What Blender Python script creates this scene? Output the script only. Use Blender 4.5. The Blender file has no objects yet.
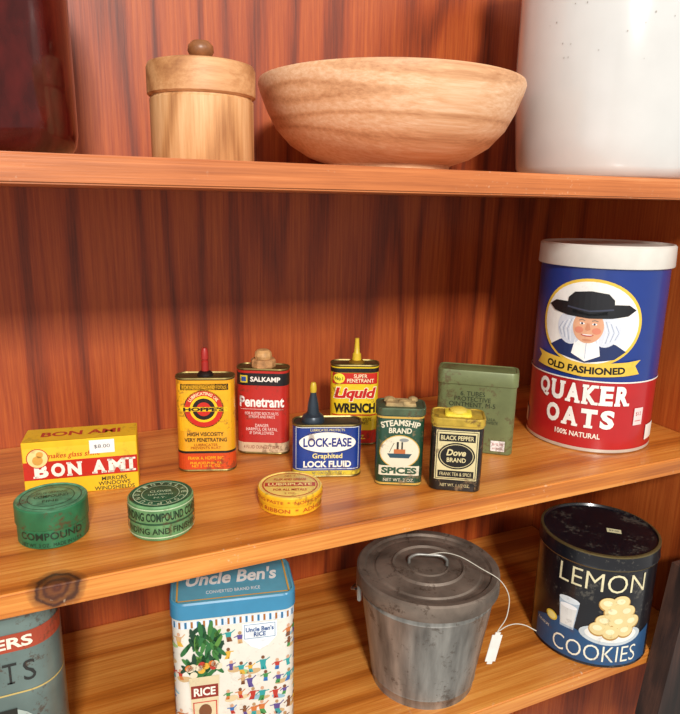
import bpy, bmesh, math, random
from mathutils import Vector, Matrix
random.seed(7)
sc=bpy.context.scene
try:
    sc.view_settings.view_transform='Standard'
except Exception: pass
COL=bpy.context.collection
def lin(h):
    h=h.lstrip('#'); o=[]
    if len(h)==3: h=''.join(c*2 for c in h)
    for i in (0,2,4):
        c=int(h[i:i+2],16)/255; o.append(c/12.92 if c<=.04045 else ((c+.055)/1.055)**2.4)
    return (*o,1)
_m={}
def mat(h,rough=.45,metal=0.,wear=.12,scale=60,bump=0.,coat=0.,rust=0.,rustc='#5a3a26',stretch=1.):
    k=(h,rough,metal,wear,scale,bump,coat,rust,rustc,stretch)
    if k in _m: return _m[k]
    m=bpy.data.materials.new('paint_'+h.strip('#')); m.use_nodes=True; nt=m.node_tree; b=nt.nodes['Principled BSDF']
    L=nt.links.new; N=nt.nodes.new; tc=N('ShaderNodeTexCoord')
    mp=N('ShaderNodeMapping'); mp.inputs['Scale'].default_value=(1,1,stretch); L(tc.outputs['Object'],mp.inputs['Vector'])
    n=N('ShaderNodeTexNoise'); n.inputs['Scale'].default_value=scale; n.inputs['Detail'].default_value=6
    L(mp.outputs[0],n.inputs['Vector'])
    r=N('ShaderNodeValToRGB'); c=lin(h)
    r.color_ramp.elements[0].position=.3; r.color_ramp.elements[1].position=.7
    r.color_ramp.elements[0].color=(c[0]*(1-wear),c[1]*(1-wear),c[2]*(1-wear),1)
    r.color_ramp.elements[1].color=tuple(min(1,x*(1+wear*.5)) for x in c[:3])+(1,)
    L(n.outputs['Fac'],r.inputs['Fac']); col=r.outputs['Color']
    if rust:
        n2=N('ShaderNodeTexNoise'); n2.inputs['Scale'].default_value=230; n2.inputs['Detail'].default_value=7; n2.inputs['Roughness'].default_value=.7; L(tc.outputs['Object'],n2.inputs['Vector'])
        n3=N('ShaderNodeTexNoise'); n3.inputs['Scale'].default_value=45; n3.inputs['Detail'].default_value=3; L(tc.outputs['Object'],n3.inputs['Vector'])
        ad=N('ShaderNodeMath'); ad.operation='ADD'; L(n2.outputs['Fac'],ad.inputs[0]); L(n3.outputs['Fac'],ad.inputs[1])
        a=N('ShaderNodeMapRange'); L(ad.outputs[0],a.inputs[0]); a.inputs[1].default_value=1.10; a.inputs[2].default_value=1.22; a.inputs[4].default_value=rust
        q=N('ShaderNodeMix'); q.data_type='RGBA'; L(a.outputs[0],q.inputs['Factor']); L(col,q.inputs[6]); q.inputs[7].default_value=lin(rustc); col=q.outputs[2]
    L(col,b.inputs['Base Color'])
    b.inputs['Roughness'].default_value=rough; b.inputs['Metallic'].default_value=metal
    b.inputs['Coat Weight'].default_value=coat; b.inputs['Coat Roughness'].default_value=.12
    if bump:
        bp=N('ShaderNodeBump'); bp.inputs['Strength'].default_value=bump; bp.inputs['Distance'].default_value=.001
        L(n.outputs['Fac'],bp.inputs['Height']); L(bp.outputs['Normal'],b.inputs['Normal'])
    _m[k]=m; return m
def wood(name,dark,mid,light,ms,K=16,rough=.35,coat=.3,fine=(60,60,3),knots=(),scuff=0.,linestr=1.,det=1.5,blot=.35,fstr=.75,pw=2.2,off=.5):
    m=bpy.data.materials.new(name); m.use_nodes=True; nt=m.node_tree; N=nt.nodes.new; L=nt.links.new; b=nt.nodes['Principled BSDF']
    tc=N('ShaderNodeTexCoord'); mp=N('ShaderNodeMapping'); mp.inputs['Scale'].default_value=ms; L(tc.outputs['Object'],mp.inputs['Vector'])
    n=N('ShaderNodeTexNoise'); n.inputs['Scale'].default_value=1; n.inputs['Detail'].default_value=det; n.inputs['Roughness'].default_value=.4; L(mp.outputs[0],n.inputs['Vector'])
    def math_(op,a,bv=None,c=None):
        x=N('ShaderNodeMath'); x.operation=op
        for i,v in enumerate((a,bv,c)):
            if v is None: continue
            if isinstance(v,(int,float)): x.inputs[i].default_value=v
            else: L(v,x.inputs[i])
        return x.outputs[0]
    s=math_('SINE',math_('MULTIPLY',n.outputs['Fac'],K*6.283)); s=math_('MULTIPLY_ADD',s,.5,.5)
    s=math_('POWER',s,pw)
    mp2=N('ShaderNodeMapping'); mp2.inputs['Scale'].default_value=fine; L(tc.outputs['Object'],mp2.inputs['Vector'])
    n2=N('ShaderNodeTexNoise'); n2.inputs['Scale'].default_value=1; n2.inputs['Detail'].default_value=8; n2.inputs['Roughness'].default_value=.7; L(mp2.outputs[0],n2.inputs['Vector'])
    n3=N('ShaderNodeTexNoise'); n3.inputs['Scale'].default_value=6; n3.inputs['Detail'].default_value=3; L(tc.outputs['Object'],n3.inputs['Vector'])
    v=math_('MULTIPLY_ADD',s,.38*linestr,-.12*linestr); v=math_('MULTIPLY_ADD',math_('SUBTRACT',n2.outputs['Fac'],.5),fstr,v); v=math_('MULTIPLY_ADD',math_('SUBTRACT',n3.outputs['Fac'],.5),blot,v)
    v=math_('ADD',v,off)
    r=N('ShaderNodeValToRGB'); e=r.color_ramp.elements; e[0].position=.25; e[0].color=lin(light); e[1].position=.9; e[1].color=lin(dark)
    x=e.new(.52); x.color=lin(mid); L(v,r.inputs['Fac']); col=r.outputs['Color']
    def mix(f,a,hexc):
        q=N('ShaderNodeMix'); q.data_type='RGBA'; L(f,q.inputs['Factor']); L(a,q.inputs[6]); q.inputs[7].default_value=lin(hexc); return q.outputs[2]
    for (kx,ky,kz,kr) in knots:
        d=N('ShaderNodeVectorMath'); d.operation='DISTANCE'; L(tc.outputs['Object'],d.inputs[0]); d.inputs[1].default_value=(kx,ky,kz)
        n6=N('ShaderNodeTexNoise'); n6.inputs['Scale'].default_value=90; n6.inputs['Detail'].default_value=5; L(tc.outputs['Object'],n6.inputs['Vector'])
        dd=math_('MULTIPLY_ADD',n6.outputs['Fac'],kr*.55,d.outputs['Value'])
        rg=math_('MULTIPLY_ADD',math_('SINE',math_('MULTIPLY',dd,1100)),.1,.85)
        f=N('ShaderNodeMapRange'); L(dd,f.inputs[0]); f.inputs[1].default_value=kr*1.10; f.inputs[2].default_value=kr*1.5; f.inputs[3].default_value=1; f.inputs[4].default_value=0
        col=mix(math_('MULTIPLY',f.outputs[0],rg),col,'#32110a')
        f2=N('ShaderNodeMapRange'); L(dd,f2.inputs[0]); f2.inputs[1].default_value=kr*.35; f2.inputs[2].default_value=kr*.95; f2.inputs[3].default_value=.6; f2.inputs[4].default_value=0
        col=mix(f2.outputs[0],col,'#5c2616')
    if scuff:
        n4=N('ShaderNodeTexNoise'); n4.inputs['Scale'].default_value=240; n4.inputs['Detail'].default_value=6; L(tc.outputs['Object'],n4.inputs['Vector'])
        n5=N('ShaderNodeTexNoise'); n5.inputs['Scale'].default_value=13; n5.inputs['Detail'].default_value=2; L(tc.outputs['Object'],n5.inputs['Vector'])
        sp=N('ShaderNodeSeparateXYZ'); L(tc.outputs['Object'],sp.inputs[0])
        ed=N('ShaderNodeMapRange'); L(sp.outputs['Y'],ed.inputs[0]); ed.inputs[1].default_value=0; ed.inputs[2].default_value=.05; ed.inputs[3].default_value=1; ed.inputs[4].default_value=.0
        a=N('ShaderNodeMapRange'); L(n4.outputs['Fac'],a.inputs[0]); a.inputs[1].default_value=.61; a.inputs[2].default_value=.69
        c2=N('ShaderNodeMapRange'); L(n5.outputs['Fac'],c2.inputs[0]); c2.inputs[1].default_value=.57; c2.inputs[2].default_value=.68
        col=mix(math_('MULTIPLY',math_('MULTIPLY',math_('MULTIPLY',a.outputs[0],c2.outputs[0]),ed.outputs[0]),scuff),col,'#e4c8aa')
    L(col,b.inputs['Base Color']); b.inputs['Roughness'].default_value=rough
    b.inputs['Coat Weight'].default_value=coat; b.inputs['Coat Roughness'].default_value=.25
    bp=N('ShaderNodeBump'); bp.inputs['Strength'].default_value=.3; bp.inputs['Distance'].default_value=.0008; L(n2.outputs['Fac'],bp.inputs['Height']); L(bp.outputs[0],b.inputs['Normal'])
    return m
# ---------- geometry helpers
def root(name,loc,rz=0):
    o=bpy.data.objects.new(name,None); o.empty_display_size=.02; COL.objects.link(o); o.location=loc; o.rotation_euler=(0,0,math.radians(rz)); return o
def fin(name,bm,mats,parent=None,smooth=True,ang=35):
    me=bpy.data.meshes.new(name); bm.to_mesh(me); bm.free()
    for m in mats: me.materials.append(m)
    if smooth:
        for p in me.polygons: p.use_smooth=True
        try: me.set_sharp_from_angle(angle=math.radians(ang))
        except Exception: pass
    o=bpy.data.objects.new(name,me); COL.objects.link(o)
    if parent: o.parent=parent
    return o
class Prism:
    def __init__(s,w,d,r):
        s.w,s.d,s.r=w,d,min(r,w/2,d/2); s.a=w/2-s.r; s.b=d/2-s.r; s.P=4*s.a+4*s.b+2*math.pi*s.r
    def at(s,t,off=0):
        t=t%s.P; a,b,r=s.a,s.b,s.r; q=math.pi*r/2
        segs=[(a,'l',(0,-s.d/2),(1,0)),(q,'c',(a,-b),-90),(2*b,'l',(s.w/2,-b),(0,1)),(q,'c',(a,b),0),(2*a,'l',(a,s.d/2),(-1,0)),(q,'c',(-a,b),90),(2*b,'l',(-s.w/2,b),(0,-1)),(q,'c',(-a,-b),180),(a,'l',(-a,-s.d/2),(1,0))]
        for L,k,c,dr in segs:
            if t<=L+1e-9:
                if k=='l':
                    n=(dr[1],-dr[0]); return c[0]+dr[0]*t+n[0]*off, c[1]+dr[1]*t+n[1]*off
                an=math.radians(dr)+t/r; return c[0]+(r+off)*math.cos(an), c[1]+(r+off)*math.sin(an)
            t-=L
        return 0,-s.d/2-off
    def pts(s,off=0,nc=14):
        out=[]; a,b,r=s.a,s.b,s.r
        for cx,cy,a0 in ((a,-b,-90),(a,b,0),(-a,b,90),(-a,-b,180)):
            for i in range(nc):
                an=math.radians(a0+90*i/(nc if a<1e-6 and b<1e-6 else nc-1)); out.append((cx+(r+off)*math.cos(an),cy+(r+off)*math.sin(an)))
        return out
def body(name,S,prof,mats,parent,nc=14):
    bm=bmesh.new(); rings=[]
    for z,ins,mi in prof:
        rings.append([bm.verts.new((x,y,z)) for x,y in S.pts(-ins,nc)])
    n=len(rings[0])
    for k in range(1,len(rings)):
        for i in range(n):
            f=bm.faces.new((rings[k-1][i],rings[k-1][(i+1)%n],rings[k][(i+1)%n],rings[k][i])); f.material_index=prof[k][2]
    f=bm.faces.new(rings[-1]); f.material_index=prof[-1][2]
    f=bm.faces.new(list(reversed(rings[0]))); f.material_index=prof[0][2]
    bmesh.ops.remove_doubles(bm,verts=bm.verts,dist=1e-6)
    bmesh.ops.recalc_face_normals(bm,faces=bm.faces)
    return fin(name,bm,mats,parent)
def lathe(name,prof,mats,parent=None,seg=72,mi=None,ang=35,cen=(0,0,0)):
    bm=bmesh.new(); R=[]
    for r,z in prof:
        R.append([bm.verts.new((cen[0]+r*math.cos(2*math.pi*i/seg),cen[1]+r*math.sin(2*math.pi*i/seg),cen[2]+z)) for i in range(seg)])
    for k in range(1,len(R)):
        for i in range(seg):
            f=bm.faces.new((R[k-1][i],R[k-1][(i+1)%seg],R[k][(i+1)%seg],R[k][i])); f.material_index=mi[k] if mi else 0
    bmesh.ops.remove_doubles(bm,verts=bm.verts,dist=1e-6)
    bmesh.ops.recalc_face_normals(bm,faces=bm.faces)
    return fin(name,bm,mats,parent,ang=ang)
def box(name,x0,x1,y0,y1,z0,z1,m,parent=None,bev=0.0015):
    bm=bmesh.new(); bmesh.ops.create_cube(bm,size=1)
    for v in bm.verts: v.co=Vector((x0+(v.co.x+.5)*(x1-x0),y0+(v.co.y+.5)*(y1-y0),z0+(v.co.z+.5)*(z1-z0)))
    if bev: bmesh.ops.bevel(bm,geom=list(bm.edges),offset=bev,segments=3,affect='EDGES')
    return fin(name,bm,[m],parent)
def tube(name,pts,r,m,parent=None):
    cu=bpy.data.curves.new(name,'CURVE'); cu.dimensions='3D'; cu.bevel_depth=r; cu.bevel_resolution=3
    sp=cu.splines.new('BEZIER'); sp.bezier_points.add(len(pts)-1)
    for p,c in zip(sp.bezier_points,pts): p.co=c; p.handle_left_type=p.handle_right_type='AUTO'
    o=bpy.data.objects.new(name+'_c',cu); COL.objects.link(o); dg=bpy.context.evaluated_depsgraph_get()
    me=bpy.data.meshes.new_from_object(o.evaluated_get(dg)); bpy.data.objects.remove(o)
    me.materials.clear(); me.materials.append(m)
    for p in me.polygons: p.use_smooth=True
    o=bpy.data.objects.new(name,me); COL.objects.link(o)
    if parent: o.parent=parent
    return o
_t={}
def tmesh(s,bold):
    k=(s,bold)
    if k in _t: return _t[k]
    cu=bpy.data.curves.new('t','FONT'); cu.body=s; cu.size=1; cu.offset=bold; cu.resolution_u=3; cu.space_line=.85; cu.align_x='CENTER'
    o=bpy.data.objects.new('t',cu); COL.objects.link(o); dg=bpy.context.evaluated_depsgraph_get()
    me=bpy.data.meshes.new_from_object(o.evaluated_get(dg)); bpy.data.objects.remove(o)
    V=[(v.co.x,v.co.y) for v in me.vertices]; F=[tuple(p.vertices) for p in me.polygons]
    x0=min(v[0] for v in V);x1=max(v[0] for v in V);y0=min(v[1] for v in V);y1=max(v[1] for v in V)
    V=[((x-x0)/(x1-x0)-.5,(y-y0)/(y1-y0)-.5) for x,y in V]; _t[k]=(V,F); return _t[k]
class G:
    def __init__(s,rust=.55): s.bm=bmesh.new(); s.mats=[]; s.rust=rust
    def _mi(s,m):
        if isinstance(m,str): m=mat(m,.4,0,.08,rust=s.rust)
        if m not in s.mats: s.mats.append(m)
        return s.mats.index(m)
    def poly(s,P,m,l=1):
        vs=[s.bm.verts.new((x,y,l)) for x,y in P]
        a=sum(P[i-1][0]*P[i][1]-P[i][0]*P[i-1][1] for i in range(len(P)))
        if a<0: vs.reverse()
        f=s.bm.faces.new(vs); f.material_index=s._mi(m); return s
    def rect(s,x0,x1,y0,y1,m,l=1): return s.poly([(x0,y0),(x1,y0),(x1,y1),(x0,y1)],m,l)
    def ell(s,cx,cy,rx,ry,m,l=1,n=28,rot=0,a0=0,a1=360):
        P=[]; full=(a1-a0)>=360
        for i in range(n if full else n+1):
            a=math.radians(a0+(a1-a0)*i/n); x,y=rx*math.cos(a),ry*math.sin(a); c,d=math.cos(math.radians(rot)),math.sin(math.radians(rot))
            P.append((cx+x*c-y*d,cy+x*d+y*c))
        return s.poly(P,m,l)
    def line(s,P,w,m,l=1):
        for (x0,y0),(x1,y1) in zip(P,P[1:]):
            dx,dy=x1-x0,y1-y0; L=math.hypot(dx,dy) or 1; nx,ny=-dy/L*w/2,dx/L*w/2
            s.poly([(x0+nx,y0+ny),(x0-nx,y0-ny),(x1-nx,y1-ny),(x1+nx,y1+ny)],m,l)
        return s
    def frame(s,x0,x1,y0,y1,w,m,l=1):
        s.rect(x0,x1,y0,y0+w,m,l); s.rect(x0,x1,y1-w,y1,m,l); s.rect(x0,x0+w,y0,y1,m,l); s.rect(x1-w,x1,y0,y1,m,l); return s
    def ring(s,cx,cy,rx,ry,w,m,l=1,n=36):
        mi=s._mi(m)
        for i in range(n):
            a,b=2*math.pi*i/n,2*math.pi*(i+1)/n
            vs=[s.bm.verts.new((cx+k*math.cos(t),cy+j*math.sin(t),l)) for k,j,t in ((rx-w,ry-w,a),(rx,ry,a),(rx,ry,b),(rx-w,ry-w,b))]
            s.bm.faces.new(vs).material_index=mi
        return s
    def text(s,t,cx,cy,w,h,m,l=2,bold=.02,shear=0,rot=0,arc=None):
        V,F=tmesh(t,bold); mi=s._mi(m); vs=[]; c,d=math.cos(math.radians(rot)),math.sin(math.radians(rot))
        for x,y in V:
            x,y=x*w+shear*y*h,y*h
            if arc:
                th=x/arc; x,y=(arc+y)*math.sin(th),(arc+y)*math.cos(th)-arc
            vs.append(s.bm.verts.new((cx+x*c-y*d,cy+x*d+y*c,l)))
        for f in F:
            try: s.bm.faces.new([vs[i] for i in f]).material_index=mi
            except Exception: pass
        return s
    def serif(s,t,cx,cy,w,h,m,l=2,bold=.03,sl=.14,gap=.12):
        n=len(t); wid={'I':.5,'M':1.25,'W':1.35,' ':.45,'L':.9,'E':.9,'S':.9}; ws=[wid.get(c,1) for c in t]; tot=sum(ws)+gap*(n-1); u=w/tot; x=cx-w/2
        feet={'A':((0,0,.36),(.64,0,1)),'M':((-.02,0,.32),(.68,0,1.02),(-.02,1,.25),(.75,1,1.02)),'N':((-.03,0,.33),(-.03,1,.25),(.67,1,1.03)),'I':((-.15,0,1.15),(-.15,1,1.15)),'U':((-.05,1,.35),(.65,1,1.05)),'K':((-.03,0,.38),(-.03,1,.38),(.62,0,1.03),(.62,1,1.0)),'T':((.25,0,.75),),'R':((-.03,0,.38),(.7,0,1.03)),'E':((-.05,0,.3),(-.05,1,.3)),'B':((-.06,0,.3),(-.06,1,.3)),'L':((-.06,0,.3),(-.06,1,.4)),'P':((-.05,0,.4),)}
        for c,cw in zip(t,ws):
            a=cw*u
            if c!=' ':
                s.text(c,x+a/2,cy,a*(.55 if c=='I' else .94),h,m,l,bold)
                for f in feet.get(c,()):
                    yy=cy-h/2 if f[1]==0 else cy+h/2-h*sl
                    s.rect(x+a*f[0],x+a*f[2],yy,yy+h*sl,m,l)
            x+=a+gap*u
        return s
    def build(s,name,fn,parent,step=None,base=.00025,dl=.00012):
        bm=s.bm
        big=[f for f in bm.faces if len(f.verts)>4]
        if big: bmesh.ops.triangulate(bm,faces=big)
        if step:
            x0=min(v.co.x for v in bm.verts); x1=max(v.co.x for v in bm.verts); x=math.floor(x0/step)*step+step
            while x<x1:
                bmesh.ops.bisect_plane(bm,geom=list(bm.verts)+list(bm.edges)+list(bm.faces),plane_co=(x,0,0),plane_no=(1,0,0),dist=1e-7); x+=step
        for v in bm.verts: v.co=Vector(fn(v.co.x,v.co.y,base+dl*v.co.z))
        return fin(name,bm,s.mats,parent,smooth=False)
def wrap(S,z0=0):
    def f(x,y,o):
        px,py=S.at(x,o); return (px,py,z0+y)
    return f
def top(z): return lambda x,y,o:(x,y,z+o)
metal=lambda h='#8d8a80',r=.35: mat(h,r,.85,.3,90,.1,rust=.6)

# ---------- the shelving
TH=.019; T=.2975; BZ=-.245; D=.30; XL=-.42; XR=.70
w_back=wood('wood_back','#511806','#9c4115','#bb5c22',(8,8,.8),K=7,rough=.5,coat=.12,fine=(260,260,8),linestr=.85,blot=.25,fstr=1.0,pw=3.5,det=1.)
w_side=wood('wood_side','#5c1e08','#a44818','#c26428',(8,8,.8),K=7,rough=.5,coat=.12,fine=(260,260,8),linestr=.75,blot=.25,fstr=1.0,pw=3.5,det=1.)
w_shelf=wood('wood_shelf','#86400f','#c57328','#e39c4a',(.7,12,12),K=5,rough=.4,coat=.3,fine=(5,280,280),knots=[(-.0105,0,-.002,.0175)],scuff=.75,linestr=.75,blot=.4,fstr=1.0,pw=2.6,det=1.)
w_top=wood('wood_shelf_b','#844018','#c06e38','#da9560',(.7,12,12),K=5,rough=.4,coat=.3,fine=(5,280,280),scuff=.4,linestr=.6,blot=.4,fstr=1.0,pw=2.6,det=1.)
box('wall_back',XL,XR+.02,D,D+.012,-.62,.80,w_back,bev=0)
box('wall_right',XR,XR+.019,-.0,D,-.62,.80,w_side,bev=.001)
box('wooden_shelf',XL,XR,0,D,T-TH,T,w_top)
box('wooden_shelf.001',XL,XR,0,D,-TH,0,w_shelf)
box('wooden_shelf.002',XL,XR,0,D,BZ-TH,BZ,w_shelf)
w_post=wood('wood_dark','#120a07','#33201a','#5a3a2c',(20,20,3),K=6,rough=.6,coat=0,fine=(150,150,8))
bm=bmesh.new()
vs=[bm.verts.new(p) for p in [(.612,-.03,-.33),(.70,-.03,-.33),(.70,-.03,-.13),(.637,-.03,-.13),(.612,-.002,-.33),(.70,-.002,-.33),(.70,-.002,-.13),(.637,-.002,-.13)]]
for f in ((0,1,2,3),(7,6,5,4),(0,4,5,1),(3,2,6,7),(1,5,6,2),(0,3,7,4)): bm.faces.new([vs[i] for i in f])
bmesh.ops.recalc_face_normals(bm,faces=bm.faces); fin('trim_1',bm,[w_post],smooth=False)

# ---------- TOP SHELF
w_bowl=wood('wood_bowl','#a56a40','#dba87c','#f0ceaa',(1.5,5,34),K=4,rough=.55,coat=0,fine=(12,240,420),linestr=.65,det=.5,blot=.12,fstr=.8,pw=3.)
w_can=wood('wood_canister','#8f5a32','#c8935f','#e2b482',(10,10,3),K=6,rough=.55,coat=0,fine=(300,300,14),linestr=.8,det=.5,blot=.1,fstr=.8,pw=3.)
w_can2=wood('wood_canister_lid','#8a5430','#b98252','#d6a270',(4,16,16),K=5,rough=.55,coat=0,fine=(12,260,260),linestr=.7,det=.5,blot=.1,fstr=.8,pw=3.)
o=root('wooden_bowl',(.3225,.142,T))
lathe('bowl_shell',[(0,.0),(.056,.0),(.060,.002),(.061,.008),(.064,.0095),(.080,.015),(.098,.026),(.112,.041),(.121,.058),(.1268,.073),(.1290,.081),(.128,.0845),(.1245,.0855),(.120,.083),(.114,.064),(.102,.043),(.084,.029),(.05,.019),(0,.016)],[w_bowl],o,seg=96,ang=50)
o=root('wooden_canister',(.133,.125,T))
lathe('canister_body',[(0,0),(.042,0),(.0432,.002),(.0432,.053),(.0422,.054),(.0422,.056),(0,.056)],[w_can],o)
lathe('canister_lid',[(0,.0555),(.0432,.0555),(.0450,.057),(.0450,.0775),(.0435,.081),(.036,.083),(.012,.084),(0,.084)],[w_can2],o)
lathe('lid_knob',[(0,.0835),(.006,.0838),(.0055,.086),(.0085,.088),(.0108,.0925),(.0103,.097),(.0067,.1005),(0,.1015)],[mat('#8f5a34',.4,0,.3,120)],o,seg=40,ang=60)
gl=bpy.data.materials.new('dark_glass'); gl.use_nodes=True; b=gl.node_tree.nodes['Principled BSDF']
b.inputs['Roughness'].default_value=.12; b.inputs['Coat Weight'].default_value=.15; b.inputs['Transmission Weight'].default_value=.2; b.inputs['Specular IOR Level'].default_value=.3
n=gl.node_tree.nodes.new('ShaderNodeTexNoise'); n.inputs['Scale'].default_value=14; r=gl.node_tree.nodes.new('ShaderNodeValToRGB'); r.color_ramp.elements[0].color=lin('#180506'); r.color_ramp.elements[1].color=lin('#6a1c18')
gl.node_tree.links.new(n.outputs['Fac'],r.inputs['Fac']); gl.node_tree.links.new(r.outputs['Color'],b.inputs['Base Color'])
o=root('glass_jug',(-.053,.13,T))
lathe('jug_body',[(0,0),(.070,0),(.079,.003),(.084,.010),(.086,.02),(.085,.16),(.080,.19),(.06,.215),(.03,.23),(.025,.24),(.025,.27),(.029,.272),(.029,.285),(.02,.285),(.02,.24),(0,.2)],[gl],o,ang=60)
o=root('stoneware_crock',(.567,.103,T))
crm=mat('#cfcecb',.22,0,.12,9,.15,coat=.6)
lathe('crock_body',[(0,0),(.080,0),(.087,.003),(.091,.012),(.0935,.04),(.0985,.10),(.0985,.20),(.094,.235),(.096,.24),(.099,.25),(.099,.265),(.092,.27),(.085,.268),(.085,.06),(.07,.02),(0,.015)],[crm],o,seg=96,ang=60)
g=G(0)
for i in range(26):
    g.ell(random.uniform(-.09,.09),random.uniform(.10,.2),random.uniform(.0003,.0008),random.uniform(.0003,.001),'#9a938a',1,8)
g.build('crock_speckles',lambda x,y,of:((.0986+of)*math.sin(x/.0985-.6),-(.0986+of)*math.cos(x/.0985-.6),y),o,.006)

# ---------- MIDDLE SHELF
o=root('cleanser_box',(.019,.170,0),-8.5); S=Prism(.100,.036,.001); Y='#ecbe20'
body('carton',S,[(0,.0006,0),(.0006,0,0),(.0524,0,0),(.053,.0006,0)],[mat(Y,.5,0,.12)],o,6)
g=G(.3); K='#1c1410'; Rd='#c42a1c'
g.rect(-.049,.049,.034,.0475,'#f0c634',1).text("makes glass shine",-.006,.0385,.046,.0065,Rd,2,.01,.25)
g.rect(-.0495,.0495,.0165,.034,Rd,1).serif('BON AMI',.003,.025,.088,.0135,'#f6efe0',2,.05)
g.text('MIRRORS\nWINDOWS\nWINDSHIELDS',.028,.0077,.036,.0135,K,2,.01)
g.ell(-.037,.0375,.0095,.0095,'#f0d890',3).ring(-.037,.0375,.0095,.0095,.0008,Rd,4).ell(-.037,.0355,.0045,.0045,'#d9a24a',4).ell(-.035,.041,.003,.003,'#d9a24a',4)
g.text('NET WT. 8 OZ.',-.034,.007,.018,.003,K,2,0)
g.rect(.008,.030,.0385,.0515,'#f7f4ee',5).text('$8.00',.019,.045,.014,.004,'#444455',6,0)
g.build('carton_print',wrap(S),o,.02)
g=G(.3); g.rect(-.049,.049,-.017,.017,'#e6b81e',1).text('BON AMI',0,.0,.07,.012,'#b8321c',2,.03); g.build('carton_top_print',top(.053),o)
def round_tin(name,loc,r,h,rz,cm,side,topg,lidfrac=.45,tm=None):
    o=root(name,loc,rz); S=Prism(2*r,2*r,r); hl=h*(1-lidfrac)
    body('tin_body',S,[(0,.0015,0),(.0012,.0004,0),(.002,.0004,0),(hl,.0004,0),(hl,-.0003,0),(hl+.0008,-.0006,0),(h-.0012,-.0004,0),(h,.0006,0),(h,.0016,1),(h-.0008,.0024,1),(h-.0008,.004,1),(h-.0004,.005,1)],[cm,tm or cm],o,18)
    side(o,S); topg(o); return o
grn=mat('#2c7049',.4,.1,.25,80,rust=.7)
def sA(o,S):
    g=G(); g.text('COMPOUND',0.0,.0115,.050,.0062,'#0f2a1c',1,.01).text('NET WT. 3 OZ.  MADE IN U.S.A.',.0,.004,.05,.003,'#0f2a1c',1,0)
    g.rect(-.085,.085,.0165,.0175,'#0f3a26',1)
    g.build('tin_print',wrap(S),o,.003,base=.0002)
def tA(o):
    g=G(); g.ring(0,0,.0235,.0235,.0006,'#173d2a',1).ring(0,0,.018,.018,.0006,'#173d2a',1).text('VALVE GRINDING',0,.008,.024,.0035,'#173d2a',1,0).text('COMPOUND',0,0.001,.026,.005,'#173d2a',1,.01).text('FINE',0,-.008,.012,.004,'#173d2a',1,0)
    g.build('top_print',top(.0326),o)
round_tin('round_tin',(-.0105,.0805,0),.0275,.033,-4,grn,sA,tA,.5,mat('#5f9d78',.35,.2,.5,120,.1,rust=.8))
def sB(o,S):
    L='#b9d0a8'
    g=G(); g.rect(-.0815,.0815,.0150,.0165,'#1c4a30',1).rect(-.0815,.0815,.0275,.0285,L,1).rect(-.0815,.0815,.0035,.0045,L,1)
    g.text('LAPPING GRINDING COMPOUND COARSE GRADE',0,.0218,.118,.0075,'#12331f',1,.03).text('VALVE GRINDING AND FINISHING PASTE',0,.0095,.118,.0055,'#12331f',1,.02)
    g.build('tin_print',wrap(S),o,.003,base=.0008)
def tB(o):
    g=G(); L='#b9d0a8'
    g.ring(0,0,.0225,.0225,.0008,L,1).ring(0,0,.0155,.0155,.0005,L,1)
    for i in range(16):
        a=i*2*math.pi/16; g.text('VALVECOMPOUNDFIN'[i],.019*math.sin(a),.019*math.cos(a),.0035,.0042,L,1,.01,rot=-math.degrees(a))
    g.text('CLOVER',0,.004,.018,.004,L,1,.01).text('GRINDING',0,-.002,.02,.003,L,1,0).text('N.Y.',0,-.008,.01,.003,L,1,0)
    g.build('top_print',top(.0303),o)
round_tin('round_tin.001',(.0732,.0585,0),.0262,.0307,-12,mat('#6a9a66',.4,.1,.3,90,rust=.7),sB,tB,.5,mat('#2b5f42',.4,.2,.35,120,rust=.7))
def sC(o,S):
    g=G(); g.text('TYPEWRITER RIBBON  *  ADHESIVE TAPE  *',0,.0055,.14,.004,'#b5481c',1,.01); g.build('tin_print',wrap(S),o,.003,base=.0002)
    g=G(); g.text('SOLDERING PASTE  *  NON-CORRODING',0,.0135,.11,.003,'#b5481c',1,.01); g.build('lid_print',wrap(S),o,.003,base=.0009)
def tC(o):
    g=G(); R2='#b8391f'; g.ring(0,0,.0255,.0255,.0012,R2,1).rect(-.023,.023,-.004,.004,R2,1).text('LUBRIPLATE',0,0,.04,.0052,'#f3dc8e',2,.03)
    g.text('FLUX AND GREASE',0,.011,.03,.0045,R2,1,.02).text('FOR ALL METALS',0,-.011,.03,.0045,R2,1,.02).text('NO. 2',0,.0185,.01,.003,R2,1,0).text('2 OZ.',0,-.0185,.01,.003,R2,1,0)
    g.build('top_print',top(.0176),o)
round_tin('round_tin.002',(.189,.0605,0),.0292,.018,-20,mat('#ecb422',.4,.05,.15,80,rust=.5),sC,tC,.5,mat('#eac868',.4,.05,.15,rust=.5))

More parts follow.
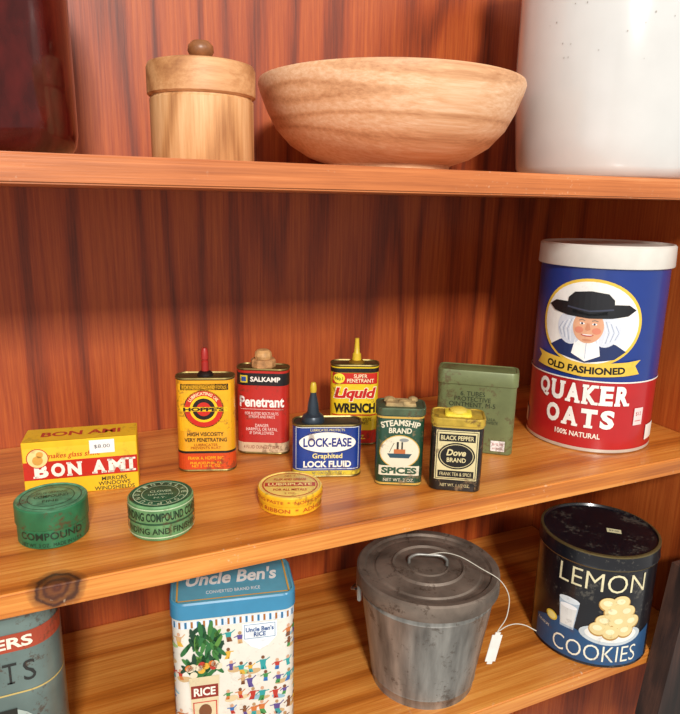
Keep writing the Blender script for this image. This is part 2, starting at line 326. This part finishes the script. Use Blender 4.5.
def flatcan(name,loc,rz,w,d,h,c,draw,r=.0105,rim='#8a7a4a',topc=None):
    o=root(name,loc,rz); S=Prism(w,d,r); rm=metal(rim,.4); tm=topc or rm
    body('can_body',S,[(0,.0008,1),(.0002,0,1),(.0014,-.0006,1),(.0026,0,1),(.0026,0,0),(h-.0026,0,0),(h-.0022,-.0003,1),(h-.0012,-.0007,1),(h,-.0004,1),(h+.0002,.0006,1),(h-.001,.0012,1),(h-.0014,.002,2),(h-.0006,.005,2)],[mat(c,.38,.15,.12,50,coat=.2,rust=.6),rm,tm],o,12)
    g=draw(G(.6),w,h,S); g.build('can_print',wrap(S),o,.0025)
    return o
def spread(g,S,y0,y1,m,l=0): return g.rect(-S.P/2+.0001,S.P/2-.0001,y0,y1,m,l)
def dH(g,w,h,S):
    spread(g,S,.0026,.020,'#cf4a1c'); spread(g,S,.020,.0225,'#1a1a18'); 
    cx,cy=-.001,.067
    g.rect(-.026,.026,.044,.093,'#eeae1c',1)
    g.rect(-.0235,.0235,.0865,.093,'#2a1712',1).text("FOR GUNS REELS AND TOOLS",0,.0897,.042,.0032,'#f2b21a',2,0)
    g.ell(cx,cy,.0198,.0198,'#1a1512',1).ell(cx,cy,.0188,.0188,'#c92a1c',2).ell(cx,cy,.0138,.0138,'#f3c21e',3).ell(cx,cy,.0112,.0112,'#1a1512',4).ell(cx,cy,.0072,.0072,'#c92a1c',5).ell(cx,cy,.0028,.0028,'#1a1512',6)
    g.text('LUBRICATING OIL',cx,cy+.0163,.034,.0032,'#f6e6b0',4,.02,arc=.0163)
    g.rect(-.024,.022,.0647,.0693,'#f3c21e',7).text("HOPPE'S",-.001,.067,.040,.0040,'#15110f',8,.05)
    g.text('HIGH VISCOSITY',0,.0405,.036,.0042,'#15110f',2,.02).text('VERY PENETRATING',0,.0345,.042,.0042,'#15110f',2,.02).text('LUBRICATES\nPREVENTS RUST',0,.0275,.03,.006,'#8a1c12',2,.0)
    g.text("FRANK A. HOPPE INC.",0,.015,.036,.0035,'#f3c21e',2,.0).text("PHILADELPHIA, PA.\nNET 2 1/4 FL. OZ.",0,.008,.032,.006,'#f3c21e',2,0)
    return g
o=flatcan('oil_can',(.138,.169,0),-19,.058,.025,.099,'#eca61a',dH)
lathe('spout_base',[(0,.098),(.008,.098),(.008,.100),(.0065,.102),(.004,.1035),(0,.1035)],[mat('#1d1512',.4)],o,seg=32)
lathe('spout',[(0,.102),(.0038,.102),(.0036,.113),(.0030,.1135),(.0030,.1145),(.0038,.1155),(.0036,.123),(.0024,.1265),(0,.127)],[mat('#a8241c',.4)],o,seg=24)
def dP(g,w,h,S):
    spread(g,S,.0026,.0135,'#dcc09a'); spread(g,S,.078,.0915,'#1c1a1c')
    g.text('SALKAMP',.004,.085,.032,.0055,'#f4ece0',2,.03).rect(-.023,-.015,.081,.089,'#d8c23a',2).rect(-.0215,-.0165,.0825,.0875,'#28539a',3)
    g.text('Penetrant',0,.060,.048,.0120,'#fbf4ec',2,.03)
    g.rect(-.023,.023,.0515,.0518,'#fbf4ec',2)
    g.text('FOR RUSTED BOLTS NUTS\nSCREWS AND PARTS',0,.045,.036,.007,'#fbe6dc',2,0)
    g.text('DANGER\nHARMFUL OR FATAL\nIF SWALLOWED',0,.029,.034,.012,'#fbe6dc',2,0)
    g.text('4 FLUID OUNCES 118 ML.',0,.0085,.04,.0038,'#8c1c18',2,0)
    return g
o=flatcan('oil_can.001',(.206,.192,0),-27,.056,.025,.0966,'#c02a20',dP)
ck=mat('#b98654',.7,0,.4,160,.6)
lathe('stopper_plug',[(0,.095),(.0125,.095),(.0135,.097),(.0135,.1035),(.012,.105),(0,.105)],[ck],o,seg=10,ang=20)
lathe('stopper_cap',[(0,.104),(.0085,.1045),(.0095,.108),(.0088,.112),(.006,.1145),(0,.115)],[mat('#c89860',.6,0,.35,160,.4)],o,seg=12,ang=25)
def dL(g,w,h,S):
    spread(g,S,.0026,.0075,'#d8c03a'); 
    g.frame(-.032,.032,.009,.0535,.0007,'#dfe6ea',1)
    g.ell(0,.0375,.029,.0115,'#f3f0e4',1).ring(0,.0375,.029,.0115,.0008,'#122a6a',2)
    g.text('LOCK-EASE',0,.0375,.048,.0095,'#152a7c',3,.03)
    g.text('Graphited',0,.0225,.03,.007,'#f0e090',2,.02).text('LOCK FLUID',0,.0145,.048,.007,'#f6f2e2',2,.04)
    g.text('NET CONTENTS 3.4 FL OZ',0,.0050,.03,.0028,'#122a6a',2,0).text('LUBRICATES PROTECTS',0,.0505,.034,.0025,'#f0e090',2,0)
    return g
o=flatcan('oil_can.002',(.247,.112,0),-19.5,.069,.028,.0558,'#1b3a8c',dL,topc=mat('#3d3a30',.5,.5,rust=.6))
lathe('spout_base',[(0,.055),(.0115,.055),(.0115,.0585),(.010,.0615),(.008,.0625),(.0068,.064),(0,.064)],[mat('#2c3640',.35,.3)],o,seg=32,cen=(-.014,0,0))
lathe('spout',[(0,.063),(.0062,.063),(.0052,.074),(.0032,.083),(.0028,.087),(0,.087)],[mat('#2a3540',.35,.2)],o,seg=28,cen=(-.014,0,0))
lathe('spout_tip',[(0,.0855),(.0030,.0855),(.0034,.089),(.0028,.094),(.002,.0955),(0,.096)],[mat('#c8a82a',.4)],o,seg=24,cen=(-.014,0,0))
def dW(g,w,h,S):
    spread(g,S,.0855,.0905,'#1d1a18'); spread(g,S,.0026,.018,'#c92a1e')
    g.rect(-.026,.026,.0725,.0852,'#c92a1e',1)
    g.ell(-.018,.079,.0065,.0058,'#f6e23e',2).text('No.1',-.018,.079,.009,.004,'#15110f',3,.02)
    g.text('SUPER\nPENETRANT',.006,.079,.030,.0095,'#f6ecc0',2,.01)
    g.text('Liquid',0,.0605,.046,.0175,'#fdf6d0',2,.08,shear=.25).text('Liquid',0,.0605,.044,.016,'#c8241c',3,.045,shear=.25)
    g.text('WRENCH',.000,.0445,.047,.0115,'#141210',2,.05)
    g.rect(-.026,.026,.0355,.0370,'#c92a1e',1).text('LOOSENS RUSTED BOLTS\nNUTS SCREWS PARTS',0,.029,.038,.008,'#141210',2,0).text('4 FL. OZ.',0,.010,.026,.005,'#f6e23e',2,.02)
    return g
o=flatcan('oil_can.003',(.310,.181,0),-22,.054,.026,.0945,'#efcc22',dW)
lathe('spout_base',[(0,.093),(.009,.093),(.009,.0955),(.0065,.0975),(0,.0975)],[mat('#b08a30',.35,.7)],o,seg=32,cen=(.002,0,0))
lathe('spout',[(0,.097),(.0052,.097),(.0048,.104),(.0032,.106),(.0026,.115),(.0022,.122),(0,.122)],[mat('#d8b42a',.4)],o,seg=24,cen=(.002,0,0))

def spice(name,loc,rz,w,d,h,c,draw,lidm,r=.008):
    o=root(name,loc,rz); S=Prism(w,d,r)
    body('tin_body',S,[(0,.001,0),(.001,0,0),(h-.001,0,0),(h,.0005,0)],[mat(c,.35,.15,.2,60,coat=.2,rust=.7,rustc='#8a7050')],o,12)
    body('tin_lid',Prism(w+.001,d+.001,r),[(h-.001,.0,0),(h-.0005,-.0008,0),(h+.0055,-.0008,0),(h+.0065,0,0),(h+.0065,.0012,0),(h+.0055,.002,0),(h+.006,.003,0)],[lidm],o,12)
    g=draw(G(.6),w,h,S); g.build('tin_print',wrap(S),o,.0025)
    return o
def dS(g,w,h,S):
    W='#ddd5bb'; Gn='#1f4a30'
    spread(g,S,.0015,.0035,'#c9a24a'); spread(g,S,h-.004,h-.002,'#c9a24a')
    g.text('STEAMSHIP',0,.0655,.038,.0062,W,2,.03,arc=.06).text('BRAND',0,.0575,.022,.0055,W,2,.03)
    g.ell(0,.036,.0195,.017,W,2).ring(0,.036,.0195,.017,.0009,'#c9a24a',3)
    g.poly([(-.012,.034),(.012,.034),(.009,.0295),(-.009,.0295)],'#2a4a58',4).rect(-.0055,.0055,.034,.0385,'#b86a3a',4).rect(-.003,-.001,.0385,.046,'#222222',4).rect(.0015,.003,.0385,.046,'#222222',4).line([(-.010,.035),(-.0055,.045)],.0005,'#222222',4).ell(.004,.048,.0045,.0018,'#8b8f8c',4)
    g.rect(-.0195,.0195,.0115,.0215,W,4).text('SPICES',0,.0165,.034,.0070,'#1f4a30',5,.05).text('NET WT. 2 OZ.',0,.0065,.03,.0032,W,2,0)
    for s in (-1,1): g.rect(s*.0345-.006,s*.0345+.006,.008,.066,'#17382a',1).frame(s*.0345-.005,s*.0345+.005,.010,.064,.0005,'#c9a24a',2)
    return g
o=spice('spice_tin',(.3065,.0685,0),-27,.046,.032,.0735,'#1f4530',dS,mat('#5a6a50',.4,.5,.4,90,rust=.7))
crk=mat('#a58a5c',.8,0,.5,140,.8)
body('lid_sticker',Prism(.030,.019,.002),[(.0795,0,0),(.0815,.0005,0),(.0825,.0009,0)],[crk],o,5)
for i,(x,y,s) in enumerate([(-.011,.004,.006),(.004,-.003,.007),(.012,.006,.005)]):
    lathe('cork_crumb_%d'%(i+1),[(0,.081),(s,.0812),(s*.9,.084),(s*.4,.0852),(0,.0854)],[crk],o,seg=7,ang=15,cen=(x,y,0))
def dB(g,w,h,S):
    Gd='#d4c694'; K='#15120f'
    spread(g,S,h-.003,h-.0005,'#b89a3a'); g.rect(-.020,.020,.012,.062,Gd,1).frame(-.019,.019,.013,.061,.0006,K,2)
    g.rect(-.017,.017,.051,.0585,K,2).text('BLACK PEPPER',0,.0548,.031,.0045,Gd,3,.02)
    g.ell(0,.0365,.0175,.0135,K,2).ring(0,.0365,.016,.012,.0006,Gd,3).text('Dove',0,.040,.018,.0065,Gd,3,.03,shear=.2).text('BRAND',0,.0325,.018,.0045,Gd,3,.02)
    g.rect(-.017,.017,.0145,.0215,K,2).text('FRANK TEA & SPICE',0,.018,.030,.0035,Gd,3,.0)
    g.text('NET WT. 1 1/2 OZ.',0,.0065,.028,.003,Gd,2,0)
    for s in (-1,1): g.rect(s*.036-.006,s*.036+.006,.012,.062,Gd,1).rect(s*.036-.005,s*.036+.005,.02,.055,K,2)
    return g
o=spice('spice_tin.001',(.3525,.037,0),-32,.049,.033,.0675,'#1a1612',dB,mat('#c2a23a',.4,.3,.4,80,rust=.7))
body('lid_sticker',Prism(.026,.020,.004),[(.0732,0,0),(.0755,.0005,0),(.0765,.003,0)],[mat('#e6d03c',.6,0,.3,150,.5)],o,5)
lathe('shaker_cap',[(0,.076),(.0085,.0762),(.0082,.0785),(.005,.080),(0,.0802)],[mat('#d4b84a',.5,0,.3)],o,seg=24,cen=(0,.0,0))
o=root('ointment_tin',(.429,.112,0),-38); S=Prism(.085,.031,.007)
om=mat('#6f774c',.42,.15,.2,50,.05,rust=.6)
body('tin_body',S,[(0,.0012,0),(.0015,0,0),(.078,0,0),(.078,-.0008,0),(.0785,-.0012,0),(.0925,-.0012,0),(.094,-.0004,0),(.0943,.0015,0),(.0933,.0025,0),(.0938,.004,0)],[om],o,12)
g=G(); K='#2c3422'; g.text('6. TUBES\nPROTECTIVE\nOINTMENT, M-5',-.004,.0615,.050,.0185,K,2,0).text('CONTENTS MADE IN U.S.A.\nFOR MUSTARD AND LEWISITE',0,.0385,.05,.007,K,2,0)
g.rect(.019,.034,.0045,.0165,'#efe9e4',2).text('$10.00',.0265,.0125,.012,.003,'#aa3333',3,0).text('US ARMY',.0265,.0075,.011,.002,'#aa3333',3,0)
g.build('tin_print',wrap(S),o,.004)
# oats canister
R=.0705; o=root('oats_canister',(.589,.103,0),-54); S=Prism(2*R,2*R,R)
BL='#183682'; RD='#b41e22'; WH='#ece8de'; YL='#e6bf48'
body('canister_body',S,[(0,.002,2),(.0015,0,2),(.005,.0,2),(.005,.0008,0),(.083,.0008,0),(.083,.0008,1),(.207,.0008,1)],[mat(RD,.3,0,.05,coat=.4),mat(BL,.3,0,.05,coat=.4),mat('#d8d2c4',.35,.4)],o,24)
body('canister_lid',S,[(.2065,.0015,0),(.2065,-.0022,0),(.2075,-.0028,0),(.2285,-.0022,0),(.2305,-.0005,0),(.2305,.0015,0),(.2285,.0035,0),(.2285,.06,0)],[mat('#dcd7cd',.35,0,.06,coat=.3)],o,24)
g=G(.1)
cx,cy=0,.145
g.ell(cx,cy,.0485,.0455,YL,2,48).ell(cx,cy,.0455,.0425,'#f0eee8',3,48)
g.poly([(-.036,.1175),(-.026,.1245),(-.012,.129),(.012,.129),(.026,.1245),(.036,.1175),(.026,.109),(0,.1035),(-.026,.109)],'#20305e',4)
g.poly([(-.010,.131),(.010,.131),(.013,.112),(0,.105),(-.013,.112)],'#fbfaf6',5).line([(0,.128),(0,.108)],.0007,'#b9c2d6',6)
g.ell(-.0175,.1375,.0115,.0165,'#d5dae4',5,24,14).ell(.0175,.1375,.0115,.0165,'#d5dae4',5,24,-14).ell(0,.145,.021,.018,'#d5dae4',5,28)
for sx in (-1,1):
    for k in range(6): g.line([(sx*(.013+k*.0022),.149-k*.001),(sx*(.0165+k*.0022),.137),(sx*(.0145+k*.0020),.1245+k*.001)],.0005,'#8f9ab2' if k%2 else '#f6f8fb',6)
g.ell(0,.1415,.0138,.0172,'#dfa682',7,32).ell(-.0078,.1375,.004,.0034,'#d9866a',8).ell(.0078,.1375,.004,.0034,'#d9866a',8)
g.ell(-.0055,.1445,.0022,.0011,'#ffffff',8,14).ell(.0055,.1445,.0022,.0011,'#ffffff',8,14).ell(-.0055,.1445,.001,.0011,'#2a2a40',9,12).ell(.0055,.1445,.001,.0011,'#2a2a40',9,12)
g.line([(-.0085,.1475),(-.0055,.1485),(-.003,.1475)],.0009,'#8a7668',9).line([(.0085,.1475),(.0055,.1485),(.003,.1475)],.0009,'#8a7668',9)
g.poly([(-.001,.145),(.001,.145),(.0025,.1385),(0,.1372),(-.0025,.1385)],'#cf8a66',9)
g.ell(0,.1335,.0058,.0022,'#b8433a',9,20,0,180,359).ell(0,.1335,.0045,.0009,'#ffffff',10,16,0,180,359).ell(0,.1275,.004,.0012,'#cf8a66',8)
g.poly([(-.041,.1605),(-.034,.1655),(-.021,.1655),(-.018,.159),(0,.1545),(.018,.159),(.021,.1655),(.034,.1655),(.041,.1605),(.034,.1545),(.020,.1515),(0,.1500),(-.020,.1515),(-.034,.1545)],'#121318',11)
g.poly([(-.0215,.1555),(-.0205,.170),(-.015,.176),(0,.178),(.015,.176),(.0205,.170),(.0215,.1555),(0,.1525)],'#17181e',11).line([(-.0205,.1605),(0,.1575),(.0205,.1605)],.0016,'#3a3e50',12)
for v in g.bm.verts: v.co.x*=1.16; v.co.y=(v.co.y-.145)*1.06+.147
g.rect(-S.P/2,S.P/2,.0823,.0838,WH,1)
g.poly([(-.060,.109),(-.054,.1025),(-.060,.093),(-.044,.091),(0,.0875),(.044,.091),(.060,.093),(.054,.1025),(.060,.109),(.044,.1065),(0,.1025),(-.044,.1065)],YL,14)
g.text('OLD FASHIONED',0,.0952,.086,.0082,'#171410',15,.04,arc=-.40)
g.serif('QUAKER',0,.0675,.106,.0225,'#f4f0e8',2,.05).serif('OATS',0,.0400,.078,.0220,'#f4f0e8',2,.05).text('100% NATURAL',0,.0200,.050,.0062,'#fbf0e0',2,.02)
g.rect(.062,.075,.033,.053,'#e6cfca',3).text('$12',.0685,.046,.008,.005,'#aa3333',4,0).line([(.064,.038),(.073,.038)],.001,'#cc6666',4)
g.rect(.086,.110,.012,.03,WH,1).rect(-.110,-.080,.012,.03,WH,1)
g.build('canister_print',wrap(S),o,.006,base=.0,dl=.0001)

# ---------- BOTTOM SHELF
R=.0665; o=root('cookie_tin',(.580,.056,BZ),-42); S=Prism(2*R,2*R,R); H=.142
body('tin_body',S,[(0,.001,1),(.0012,-.0006,1),(.0025,0,0),(.022,0,0),(H-.018,0,0),(H-.018,-.0012,0),(H-.0165,-.0018,1),(H-.015,-.0012,0),(H-.002,-.001,0),(H-.0006,-.0008,1),(H,.0006,1),(H,.0022,1),(H-.0025,.0035,0),(H-.003,.02,0),(H-.002,.05,0)],[mat('#11131b',.28,.1,.2,30,coat=.5,rust=.5,rustc='#6a665c'),mat('#7d6f48',.35,.7,rust=.5)],o,24)
g=G(.3); BLU='#27507a'
g.poly([(-.075,.004),(.075,.004),(.075,.046),(.04,.036),(0,.036),(-.04,.050),(-.075,.034)],BLU,1)
g.text('LEMON',.004,.1085,.098,.0225,'#e4dab2',3,-.008)
g.text('COOKIES',.004,.0185,.098,.0205,'#f2ecd8',3,-.008)
g.poly([(-.042,.076),(-.018,.076),(-.022,.040),(-.038,.040)],'#aebfcd',2).ell(-.030,.076,.012,.004,'#dfe7ec',3).poly([(-.040,.068),(-.020,.068),(-.0225,.043),(-.0375,.043)],'#e4e4e0',3).ell(-.030,.068,.010,.003,'#f8f8f8',4)
g.ell(.020,.043,.036,.013,'#c5cccf',2,36).ell(.020,.044,.030,.010,'#eceae4',3,36)
for x,y in [(.004,.050),(.018,.046),(.034,.049),(.010,.060),(.026,.060),(.041,.060),(.018,.072),(.034,.073),(.026,.085),(.012,.082)]:
    g.ell(x,y,.0105,.0092,'#b88c48',4,20).ell(x,y+.001,.0095,.008,'#e4cd92',5,20).ell(x-.001,y+.002,.005,.0035,'#f3e4b8',6,14)
g.ell(-.050,.046,.008,.006,'#e8c63a',4,18).ell(-.050,.046,.006,.0045,'#f6e48c',5,18)
g.text('THE RECIPE',-.062,.03,.02,.003,'#f2ecd8',3,0)
g.build('tin_print',wrap(S),o,.005)
g=G(0); g.rect(.008,.024,-.006,.004,'#d8d2a8',1).text('$9.00',.016,-.001,.011,.004,'#555555',2,0); g.build('price_sticker',top(H-.0015),o)
# pail
o=root('metal_pail',(.352,.074,BZ),-20); zn=mat('#9c9a94',.40,.6,.6,70,.2,rust=.6,rustc='#55493e',stretch=.12); zl=mat('#84766a',.48,.45,.55,30,.3,rust=.8,rustc='#4a3b30')
H=.130
lathe('pail_body',[(0,.004),(.053,.004),(.054,0),(.0565,0),(.0565,.003),(.0580,.010),(.0585,.0112),(.0580,.0125),(.0715,.108),(.0722,.1095),(.0715,.111),(.0725,H-.004),(.0745,H-.003),(.0745,H),(.0735,H),(.070,H-.004),(.058,.02),(0,.012)],[zn],o,seg=96)
lathe('pail_lid',[(0,H+.005),(.020,H+.005),(.0215,H+.0062),(.023,H+.005),(.036,H+.0045),(.038,H+.0066),(.040,H+.0045),(.056,H+.0025),(.0585,H+.0002),(.061,H+.0015),(.0665,H+.002),(.0685,H+.0045),(.0745,H+.0055),(.0765,H+.004),(.0770,H-.011),(.0762,H-.0125),(.0752,H-.011),(.0745,H+.001),(0,H+.001)],[zl],o,seg=96)
tube('lid_handle',[(-.020,.004,H+.006),(-.019,.003,H+.013),(0,0,H+.017),(.019,-.003,H+.013),(.020,-.004,H+.006)],.0018,zn,o)
for i,s in enumerate((-1,1)):
    box('pail_ear_%d'%(i+1),s*.0745-.002,s*.0745+.002,-.009,.009,H-.032,H-.013,zn,o,.001)
# wire bail folded down behind the pail
tube('bail_handle',[(-.0775,0,H-.022),(-.080,.02,H-.034),(-.062,.056,H-.048),(-.025,.080,H-.054),(.025,.080,H-.054),(.062,.056,H-.048),(.080,.02,H-.034),(.0775,0,H-.022)],.0013,zn,o)
st=mat('#c4beb0',.8)
tube('tag_string',[(-.004,.0,H+.017),(.02,-.006,H+.022),(.050,-.022,H+.014),(.074,-.040,H+.000),(.074,-.050,H-.022),(.060,-.063,H-.034)],.0005,st,o)
tube('tag_string_end',[(.060,-.063,H-.034),(.074,-.058,H-.030),(.090,-.054,H-.033),(.104,-.055,H-.040)],.0005,st,o)
bm=bmesh.new(); bmesh.ops.create_cube(bm,size=1)
for v in bm.verts: v.co=Vector((v.co.x*.012,v.co.y*.0006,v.co.z*.036))
bmesh.ops.bevel(bm,geom=[e for e in bm.edges if abs(e.verts[0].co.y-e.verts[1].co.y)>.0003],offset=.003,segments=2,affect='EDGES')
tg=fin('paper_tag',bm,[mat('#dedbd3',.8)],o,False); tg.location=(.057,-.065,H-.051); tg.rotation_euler=(0,math.radians(12),math.radians(14))
# rice tin
W_,D_,H=.113,.064,.161; o=root('rice_tin',(.140,.088,BZ),-12); S=Prism(W_,D_,.012)
body('tin_body',S,[(0,.001,1),(.0012,0,1),(.003,0,0),(H-.016,0,0)],[mat('#e2ddd0',.35,0,.06,coat=.3,rust=.2),metal('#9a9a94')],o)
body('tin_lid',S,[(H-.0165,-.0010,0),(H-.016,-.0014,0),(H-.0015,-.0012,0),(H,.0,0),(H,.0015,1),(H-.0015,.003,1),(H-.0012,.010,1)],[mat('#3a86ac',.3,0,.08,coat=.4),mat('#5fa8c2',.25,0,.08,coat=.4)],o)
g=G(.1); g.text("Uncle Ben's",0,.006,.086,.022,'#f4f6f4',2,.03,shear=.15).text('CONVERTED BRAND RICE',0,-.017,.05,.005,'#f4f6f4',2,.0); g.frame(-.052,.052,-.028,.028,.0016,'#d8a84a',1); g.build('lid_print',top(H-.0008),o)
g=G(.15); g.rect(-S.P/2,S.P/2,H-.026,H-.0185,'#d8e2ea',1)
for i in range(-30,31):
    g.rect(i*.0055-.001,i*.0055+.001,H-.0255,H-.019,'#a8682a' if i%2 else '#2f6f9a',2)
cols=['#b8372c','#2f6fb0','#3f8a4a','#d8a83a','#7a4a2c','#c8743a','#5a4a8a','#2f9a9a','#c9a070']
for row in range(8):
    for k in range(30):
        x=-.16+k*.011+random.uniform(-.003,.003); y=.006+row*.0165+random.uniform(-.003,.003)
        if y>.128: continue
        if -.050<x<-.008: continue
        if .006<x<.042 and y>.104: continue
        c=random.choice(cols); c2=random.choice(cols); t=random.uniform(-.002,.002); q=random.uniform(.7,1.15)
        if random.random()<.6: g.ell(x+.003,y-.004,random.uniform(.004,.008),random.uniform(.0015,.0035),random.choice(['#9fbf7a','#c9a97a','#d9c49a','#8fb5c4']),1,12,random.uniform(-20,20))
        g.poly([(x-.0028*q,y+.004*q),(x+.0028*q,y+.004*q),(x+.0022*q,y-.001*q),(x-.0022*q,y-.001*q)],c,2); g.poly([(x-.002*q,y-.001*q),(x+.002*q,y-.001*q),(x+.0025*q+t,y-.006*q),(x+.001*q,y-.006*q),(x,y-.003*q),(x-.001*q,y-.006*q),(x-.0025*q+t,y-.006*q)],c2,2)
        g.ell(x,y+.0062*q,.0017,.0019,random.choice(['#7a4a2c','#d0a080','#b08a60']),2,10); g.line([(x-.0025*q,y+.003*q),(x-.006*q,y+.001+t)],.0009,c,2); g.line([(x+.0025*q,y+.003*q),(x+.006*q,y+.005*q+t)],.0009,c,2)
g.poly([(.007,.134),(.039,.134),(.039,.118),(.031,.109),(.023,.105),(.015,.109),(.007,.118)],'#e8eef2',4).frame(.0085,.0375,.1175,.1325,.0005,'#2f6f9a',5).text("Uncle Ben's\nRICE",.023,.1245,.026,.0105,'#23508a',6,.03)
for i in range(60):
    a=random.uniform(0,6.28); rr=random.random()**.5; x=-.029+.018*rr*math.cos(a); y=.108+.028*rr*math.sin(a)
    g.ell(x,y,.0085,.0022,random.choice(['#1f4a30','#2c6a38','#3f7a3a','#17402a','#5a8a3a']),3+(i%3),12,random.uniform(40,140))
for i in range(12):
    a=random.uniform(0,6.28); rr=random.random()**.5; g.ell(-.029+.014*rr*math.cos(a),.092+.009*rr*math.sin(a),.0035,.0035,random.choice(['#d8a83a','#b8372c','#e0d4b8','#d8742a']),6,12)
g.poly([(-.043,.083),(-.015,.083),(-.019,.010),(-.039,.010)],'#d9caa4',7).rect(-.0415,-.0165,.060,.074,'#8a2f24',8).text('RICE',-.029,.067,.02,.009,'#f4efe0',9,.03).frame(-.040,-.018,.034,.056,.001,'#c8372c',8).ell(-.029,.045,.006,.008,'#7a4a2c',8)
g.build('tin_print',wrap(S),o,.004,dl=.0001)
# peanut tin (cut off at left)
W_,D_,H=.13,.10,.200; o=root('peanut_tin',(-.078,.110,BZ),0); S=Prism(W_,D_,.028)
body('tin_body',S,[(0,.001,1),(.0012,0,1),(.004,0,0),(H-.012,0,0),(H-.012,-.001,1),(H-.001,-.001,1),(H,.0005,1),(H-.001,.003,1)],[mat('#7c8f8a',.35,.45,.35,18,rust=.7),metal('#8a8a80')],o)
g=G(.6); g.rect(-S.P/2,S.P/2,.158,.174,'#a8452c',1).text('PLANTERS',.002,.166,.085,.010,'#f0e8d4',2,.03).serif('PEANUTS',-.004,.138,.098,.019,'#2a2c2a',2,.0,sl=.08,gap=.35)
g.rect(-S.P/2,S.P/2,.118,.1195,'#c9b06a',1)
g.ell(.02,.06,.03,.045,'#a9b6ae',1,30).ell(.016,.07,.012,.018,'#a98a50',2,24).ell(.018,.045,.013,.02,'#a07c40',2,24).rect(.008,.028,.086,.105,'#22241f',3).rect(.002,.034,.084,.088,'#22241f',3)
g.line([(.03,.06),(.046,.045),(.05,.02)],.003,'#22241f',3).line([(.012,.03),(.008,.006)],.004,'#22241f',3).line([(.024,.03),(.028,.006)],.004,'#22241f',3)
g.build('tin_print',wrap(S),o,.004)

# ---------- light
def area(name,loc,tgt,size,e,c=(1,.95,.88),sy=None):
    l=bpy.data.lights.new(name,'AREA'); l.energy=e; l.color=c; l.size=size
    if sy: l.shape='RECTANGLE'; l.size_y=sy
    o=bpy.data.objects.new(name,l); COL.objects.link(o); o.location=loc; o.rotation_euler=(Vector(tgt)-Vector(loc)).to_track_quat('-Z','Y').to_euler()
area('ceiling_light',(-.25,-1.9,1.25),(.25,.15,.1),.28,58,(1,.97,.92))
area('ceiling_light_b',(1.2,-1.7,1.5),(.3,.15,0),.5,9,(1,.98,.96))
area('fill_light',(-1.6,-1.4,.3),(.2,.2,.0),1.2,3,(.95,.97,1))  # added broad soft fill from front left, not an actual window
w=bpy.data.worlds.new('w'); sc.world=w; w.use_nodes=True; w.node_tree.nodes['Background'].inputs[0].default_value=(1,.95,.88,1); w.node_tree.nodes['Background'].inputs[1].default_value=.55

# ---------- camera
f,th,ps,ro,yc,zc=651.36,.2388,.4267,.0194,.4602,.2733
F=Vector((math.sin(ps)*math.cos(th),math.cos(ps)*math.cos(th),-math.sin(th))); R0=Vector((math.cos(ps),-math.sin(ps),0)); U0=R0.cross(F)
R2=R0*math.cos(ro)+U0*math.sin(ro); U2=U0*math.cos(ro)-R0*math.sin(ro)
cd=bpy.data.cameras.new('camera'); co=bpy.data.objects.new('camera',cd); COL.objects.link(co)
M=Matrix((( R2.x,U2.x,-F.x,0),(R2.y,U2.y,-F.y,-yc),(R2.z,U2.z,-F.z,zc),(0,0,0,1))); co.matrix_world=M
cd.sensor_fit='HORIZONTAL'; cd.sensor_width=36; cd.lens=f*36/680; cd.clip_start=.01; cd.clip_end=50
sc.camera=co
